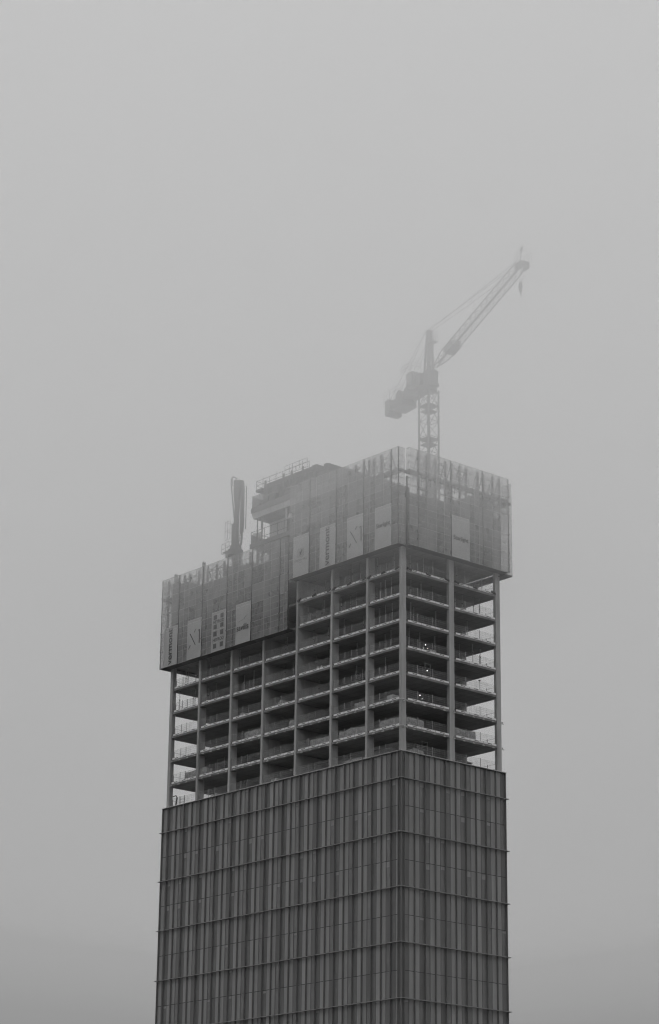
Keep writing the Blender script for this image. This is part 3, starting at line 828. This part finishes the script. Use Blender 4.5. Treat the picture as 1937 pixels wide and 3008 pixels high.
# ------------------------------------------------------------------ tower crane
CX, CY = -15.9, 19.4; HW = .87
K = empty('tower_crane', (CX,CY,0), 'luffing tower crane fading into fog behind the tower', 'crane')
def P3(x, y, z): return Vector((CX+x, CY+y, z))
s = MB()
for x in (-HW,HW):
    for y in (-HW,HW): s.box(CX+x-.085,CX+x+.085,CY+y-.085,CY+y+.085,0,116.6,'crane')
z = 78.0; step = 2.15; i = 0
while z < 116.2:
    z2 = min(z+step, 116.6)
    for (a, b) in (((-HW,-HW),(HW,-HW)),((HW,-HW),(HW,HW)),((HW,HW),(-HW,HW)),((-HW,HW),(-HW,-HW))):
        s.bar(P3(*a,z), P3(*b,z), .07, 'crane')
        if i % 2: s.bar(P3(*a,z), P3(*b,z2), .06, 'crane')
        else: s.bar(P3(*b,z), P3(*a,z2), .06, 'crane')
        if i % 3 == 2: s.bar(P3(*a,z2), P3(*b,z), .06, 'crane')
    z += step; i += 1
z = 2.0
while z < 78:
    for (a, b) in (((-HW,-HW),(HW,-HW)),((HW,-HW),(HW,HW)),((HW,HW),(-HW,HW)),((-HW,HW),(-HW,-HW))):
        s.bar(P3(*a,z), P3(*b,z+4), .06, 'crane')
    z += 4
s.build('mast', K)
s = MB(); s.box(CX-3,CX+3,CY-2.2,CY+3,0.01,1.2,'concrete').build('foundation', K)
for zp in (96.7, 102.6, 109.2, 113.7):
    MB().box(CX-.75,CX+.75,CY-.75,CY+.75,zp,zp+.12,'crane').build('mast_platform', K)
    MB().box(CX-.95,CX+.95,CY-.95,CY+.95,zp+.75,zp+.85,'crane').build('mast_joint', K)
s = MB()
for x in (-.35,.05): s.tube(P3(x,.1,80),P3(x,.1,116),.04,'crane')
z = 80
while z < 116: s.tube(P3(-.35,.1,z),P3(.05,.1,z),.025,'crane',n=4); z += .4
s.build('mast_ladder', K)
# slewing upper works, built along +s then turned
ja = math.radians(0)
jd = Vector((.98795, -.15474, 0)); jw = Vector((.15474, .98795, 0))
def J(p): return Vector((CX,CY,0)) + jd*p[0] + jw*p[1] + Vector((0,0,p[2]))
def jb(fn, name, par=K):
    s = MB(); fn(s); s.xform(lambda p: J(p)); return s.build(name, par)
jb(lambda s: s.tube((0,0,116.5),(0,0,117.2),1.05,'crane',n=16), 'slewing_ring')
def deck(s):
    s.box(-5.2,1.2,-.8,.8,117.0,117.4,'crane')
    s.prism([(-1.6,117.45),(1.1,117.45),(1.3,118.9),(.8,119.4),(-1.2,119.0)], -.62, .62, 'crane')
jb(deck, 'slewing_platform')
def cj(s):
    for y in (-.7,.7): s.bar((-8.6,y,116.9),(-1,y,117.1),.3,'crane',.5)
    for x in (-8,-6.5,-5,-3.5): s.bar((x,-1,116.95),(x,1,116.95),.2,'crane')
    s.box(-7.5,-3,-.9,.9,117.1,117.2,'crane')
jb(cj, 'counter_jib')
def drum(s):
    s.tube((-5.6,-.9,117.75),(-5.6,.9,117.75),.65,'crane',n=14); s.box(-7.0,-4.4,-1.1,1.1,116.0,117.3,'crane'); s.box(-4.3,-2.4,-.9,.9,117.2,118.2,'crane')
jb(drum, 'winch')
for i in range(3):
    jb(lambda s, i=i: s.box(-8.6+.34*i,-8.29+.34*i,-1.0,1.0,115.75,117.8,'crane_light'), 'counterweight')
def cab(s):
    s.box(-2.7,-1.4,-.63,-1.6,117.5,119.2,'crane'); s.box(-2.8,-1.3,-.6,-1.65,119.2,119.42,'crane')
jb(cab, 'operator_cab')
jb(lambda s: s.box(-1.35,-.3,-1.15,-.64,117.42,119.0,'crane').box(-2.6,-1.65,-.55,.5,117.42,118.7,'crane'), 'electrical_cabinet')
jb(lambda s: s.box(-2.5,-1.7,-1.63,-1.602,118.1,119.0,'glass'), 'cab_window')
def cabrail(s):
    for (a, b) in (((-3.2,-2.0),(-.9,-2.0)),((-3.2,-2.0),(-3.2,-.6)),((-.9,-2.0),(-.9,-.6))):
        for z in (120.0,120.5): s.tube((*a,z),(*b,z),.03,'crane',n=5)
        s.tube((*a,119.42),(*a,120.5),.03,'crane',n=5); s.tube((*b,119.42),(*b,120.5),.03,'crane',n=5)
jb(cabrail, 'cab_handrail')
def aframe(s):
    for y in (-.42,.42):
        s.bar((.4,y,118.6),(.25,y*.5,124.7),.2,'crane',.22)
        s.bar((-.45,y,118.6),(.0,y*.5,124.7),.2,'crane',.22)
    for i in range(8):
        z = 119.2+.75*i; s.bar((.45,-.3,z),(-.3,.3,z+.6),.14,'crane'); s.bar((-.3,-.3,z),(.4,.3,z),.14,'crane')
    s.bar((.15,-.35,124.7),(.15,.35,124.7),.35,'crane')
jb(aframe, 'a_frame')
def aplat(s):
    s.box(.4,1.5,-.45,.45,122.9,123.0,'crane')
    for x in (.5,1.0,1.45):
        for y in (-.4,.4): s.tube((x,y,123),(x,y,124.3),.025,'crane',n=5)
    for z in (123.6,124.3):
        for y in (-.4,.4): s.tube((.5,y,z),(1.45,y,z),.025,'crane',n=5)
        s.tube((1.45,-.4,z),(1.45,.4,z),.025,'crane',n=5)
jb(aplat, 'service_platform')
def alad(s):
    for y in (-.2,.2): s.tube((1.0,y,118.8),(.8,y,123),.035,'crane',n=5)
    z = 119
    while z < 123: s.tube((.95,-.2,z),(.95,.2,z),.02,'crane',n=4); z += .4
jb(alad, 'a_frame_ladder')
def bst(s):
    for y in (-.7,.7):
        s.tube((0,y*.7,124.7),(-8.4,y,117.3),.03,'crane',n=5); s.tube((0,y*.7,124.6),(-5.4,y,118.2),.025,'crane',n=5)
jb(bst, 'back_stay')
def crail(s):
    for y in (-1.15,1.15):
        s.tube((-8.6,y,118.9),(-4.6,y,118.9),.03,'crane',n=5); s.tube((-8.6,y,118.4),(-4.6,y,118.4),.025,'crane',n=5)
        for x in (-8.6,-7.3,-6,-4.6): s.tube((x,y,117.2),(x,y,118.9),.03,'crane',n=5)
jb(crail, 'deck_handrail')
# jib
F0 = Vector((1.4,0,119.4)); F1 = Vector((20.1,0,126.5))
jx = (F1-F0).normalized(); ju = Vector((-jx.z,0,jx.x)); JL = (F1-F0).length
def q(t, y, u):
    tp = min(1, t/2.2, (JL-t)/1.2+.35)
    return F0 + jx*t + Vector((0,y*(.55+.45*tp),0)) + ju*(u*tp)
def jib(s):
    W, U = .5, .55
    n = 16; ts = [JL*i/n for i in range(n+1)]
    for y in (-W,W):
        for u in (-U,U):
            for a, b in zip(ts, ts[1:]): s.bar(q(a,y,u), q(b,y,u), .1 if u < 0 else .09, 'crane')
    for i, (a, b) in enumerate(zip(ts, ts[1:])):
        m = (a+b)/2
        for y in (-W,W): s.bar(q(a,y,-U),q(m,y,U),.055,'crane'); s.bar(q(m,y,U),q(b,y,-U),.055,'crane')
        for u in (-U,U): s.bar(q(a,-W,u),q(b,W,u),.045,'crane')
        s.bar(q(a,-W,U),q(a,W,U),.06,'crane')
jb(jib, 'jib')
def jwalk(s):
    s.bar(q(.8,0,-.1), q(JL-.8,0,-.1), .22, 'crane', .05)
    s.bar(q(1.5,.3,.45), q(JL-1,.3,.45), .04, 'crane')
jb(jwalk, 'jib_walkway')
jb(lambda s: s.hexa([q(3.2,-.7,-.6),q(5.0,-.7,-.6),q(5.0,.7,-.6),q(3.2,.7,-.6),q(3.2,-.7,.3),q(5.0,-.7,.3),q(5.0,.7,.3),q(3.2,.7,.3)],'crane'), 'jib_winch')
def head(s):
    for y in (-.35,.35):
        s.tube((20.3,y-.06,126.0),(20.3,y+.06,126.0),.32,'crane',n=12); s.tube((19.4,y-.06,126.5),(19.4,y+.06,126.5),.24,'crane',n=12)
    s.box(19.5,20.8,-.6,-.52,125.8,126.6,'crane').box(19.5,20.8,.52,.6,125.8,126.6,'crane').box(19.6,20.8,-.6,.6,126.6,126.66,'crane')
    s.bar((19.6,0,126.7),(20.0,0,128.4),.08,'crane'); s.tube((19.85,0,128.3),(20.2,0,128.8),.16,'crane')
    s.bar((18.6,-.5,126.2),(20.0,0,128.4),.05,'crane').bar((18.6,.5,126.2),(20.0,0,128.4),.05,'crane')
jb(head, 'jib_head')
def hrail(s):
    for y in (-.8,.8):
        for x in (19.6,20.3,20.9): s.tube((x,y,126.7),(x,y,127.9),.025,'crane',n=5)
        s.tube((19.6,y,127.9),(20.9,y,127.9),.025,'crane',n=5)
    s.tube((20.9,-.8,127.9),(20.9,.8,127.9),.025,'crane',n=5)
jb(hrail, 'head_handrail')
jb(lambda s: [s.tube((.3,y,124.8),(16.5,y*1.1,126.2-0.0),.03,'crane',n=5) for y in (-.35,.35)] and s.tube((.3,0,124.9),(19.0,0,127.3),.035,'crane',n=5), 'luffing_rope')
jb(lambda s: s.tube((20.15,-.3,125.6),(19.7,-.2,124.2),.02,'crane',n=4).tube((20.15,.3,125.6),(19.7,.2,124.2),.02,'crane',n=4), 'hoist_rope')
def hook(s):
    s.tube((20,0,123.7),(20,0,123.1),.12,'crane',r2=.27,n=10).tube((20,0,123.1),(20,0,122.3),.27,'crane',r2=.15,n=10).tube((20,0,122.3),(20,0,122.0),.07,'crane',n=6)
    s.path([(20,0,122.0),(20.12,0,121.9),(20.1,0,121.75),(19.95,0,121.75)],.05,'crane',6)
    s.xform(lambda p: p+Vector((-.3,0,.6)))
jb(hook, 'hook_block')

# ------------------------------------------------------------------ fog: even density in every shell
def fog_mat(name, d):
    m = bpy.data.materials.new(name); m.use_nodes = True; nt = m.node_tree; nt.nodes.clear()
    o = nt.nodes.new('ShaderNodeOutputMaterial'); v = nt.nodes.new('ShaderNodeVolumePrincipled')
    v.inputs['Color'].default_value = (1,1,1,1); v.inputs['Density'].default_value = d
    v.inputs['Anisotropy'].default_value = 0.0
    nt.links.new(v.outputs[0], o.inputs['Volume']); return m
# (bottom, top, inset near the camera, reach beyond the tower, density)
FOG = [(-1, 140, 0, 360, 360, .0006), (78, 139, 4, 300, 215, .003), (84, 138, 8, 245, 145, .0125), (104, 137, 12, 130, 100, .004)]
fb = MB()
for i, (z0, z1, ins, fa, fb_, d) in enumerate(FOG):
    M['fog%d' % i] = fog_mat('fog_layer', d)
    a, b_, c, e = 250-ins, -235+ins, fa, fb_      # the far side of the bank leans back
    fb.hexa([(-c,b_,z0),(a,b_,z0),(a,c*.9,z0),(-c,c*.9,z0),(-e,b_,z1),(a,b_,z1),(a,e*.9,z1),(-e,e*.9,z1)], 'fog%d' % i)
tag(fb.build('haze'), kind='stuff')

# ------------------------------------------------------------------ sky, light, camera
W = bpy.data.worlds.new('World'); SC.world = W; W.use_nodes = True
nt = W.node_tree; N = nt.nodes; L = nt.links; bg = N['Background']
tc = N.new('ShaderNodeTexCoord'); sp = N.new('ShaderNodeSeparateXYZ'); L.new(tc.outputs['Generated'], sp.inputs[0])
mx = N.new('ShaderNodeMath'); mx.operation = 'MAXIMUM'; mx.inputs[1].default_value = 0; L.new(sp.outputs['Z'], mx.inputs[0])
ov = N.new('ShaderNodeMath'); ov.operation = 'MULTIPLY_ADD'; LA, LB = .14, 1.19
ov.inputs[1].default_value = LB; ov.inputs[2].default_value = LA; L.new(mx.outputs[0], ov.inputs[0])
sky = N.new('ShaderNodeTexSky'); sky.sky_type = 'NISHITA'; sky.sun_disc = False
SE, SR = math.radians(48), math.radians(100)
sky.sun_elevation = SE; sky.sun_rotation = SR
bw = N.new('ShaderNodeRGBToBW'); L.new(sky.outputs[0], bw.inputs[0])
ad = N.new('ShaderNodeMath'); ad.operation = 'MULTIPLY_ADD'; ad.inputs[1].default_value = .004
L.new(bw.outputs[0], ad.inputs[0]); L.new(ov.outputs[0], ad.inputs[2])
L.new(ad.outputs[0], bg.inputs['Color']); bg.inputs['Strength'].default_value = 1.0
sun = bpy.data.lights.new('sun', 'SUN'); sun.energy = .5; sun.angle = math.radians(40)
so = bpy.data.objects.new('sun', sun); COL.objects.link(so)
# sun azimuth: on the camera side, left of it
az = Vector((.55, -.83, 0)).normalized(); dirv = Vector((az.x*math.cos(SE), az.y*math.cos(SE), math.sin(SE)))
so.rotation_euler = dirv.to_track_quat('Z', 'Y').to_euler(); so.location = (0,-60,160)

yaw, pitch, roll = -.856924742, .331730289, .0115408725
f = Vector((math.sin(yaw)*math.cos(pitch), math.cos(yaw)*math.cos(pitch), math.sin(pitch)))
r = Vector((math.cos(yaw), -math.sin(yaw), 0)); u = r.cross(f)
r2 = r*math.cos(roll)+u*math.sin(roll); u2 = -r*math.sin(roll)+u*math.cos(roll)
cam = bpy.data.cameras.new('camera'); co = bpy.data.objects.new('camera', cam); COL.objects.link(co)
mt = Matrix((( r2.x,u2.x,-f.x,CAM.x),(r2.y,u2.y,-f.y,CAM.y),(r2.z,u2.z,-f.z,CAM.z),(0,0,0,1)))
co.matrix_world = mt
cam.sensor_fit = 'VERTICAL'; cam.sensor_height = 36; cam.sensor_width = 24; cam.lens = 36*7129.42/3008
cam.clip_start = .5; cam.clip_end = 8000
SC.camera = co
SC.view_settings.view_transform = 'Standard'; SC.view_settings.look = 'None'
SC.view_settings.exposure = 0; SC.view_settings.gamma = 1
SC.render.engine = 'CYCLES'
cy = SC.cycles; cy.max_bounces = 20; cy.diffuse_bounces = 8; cy.volume_bounces = 16; cy.transparent_max_bounces = 24
cy.use_denoising = True; cy.use_adaptive_sampling = False; cy.filter_width = 1.2; cy.sample_clamp_indirect = 4
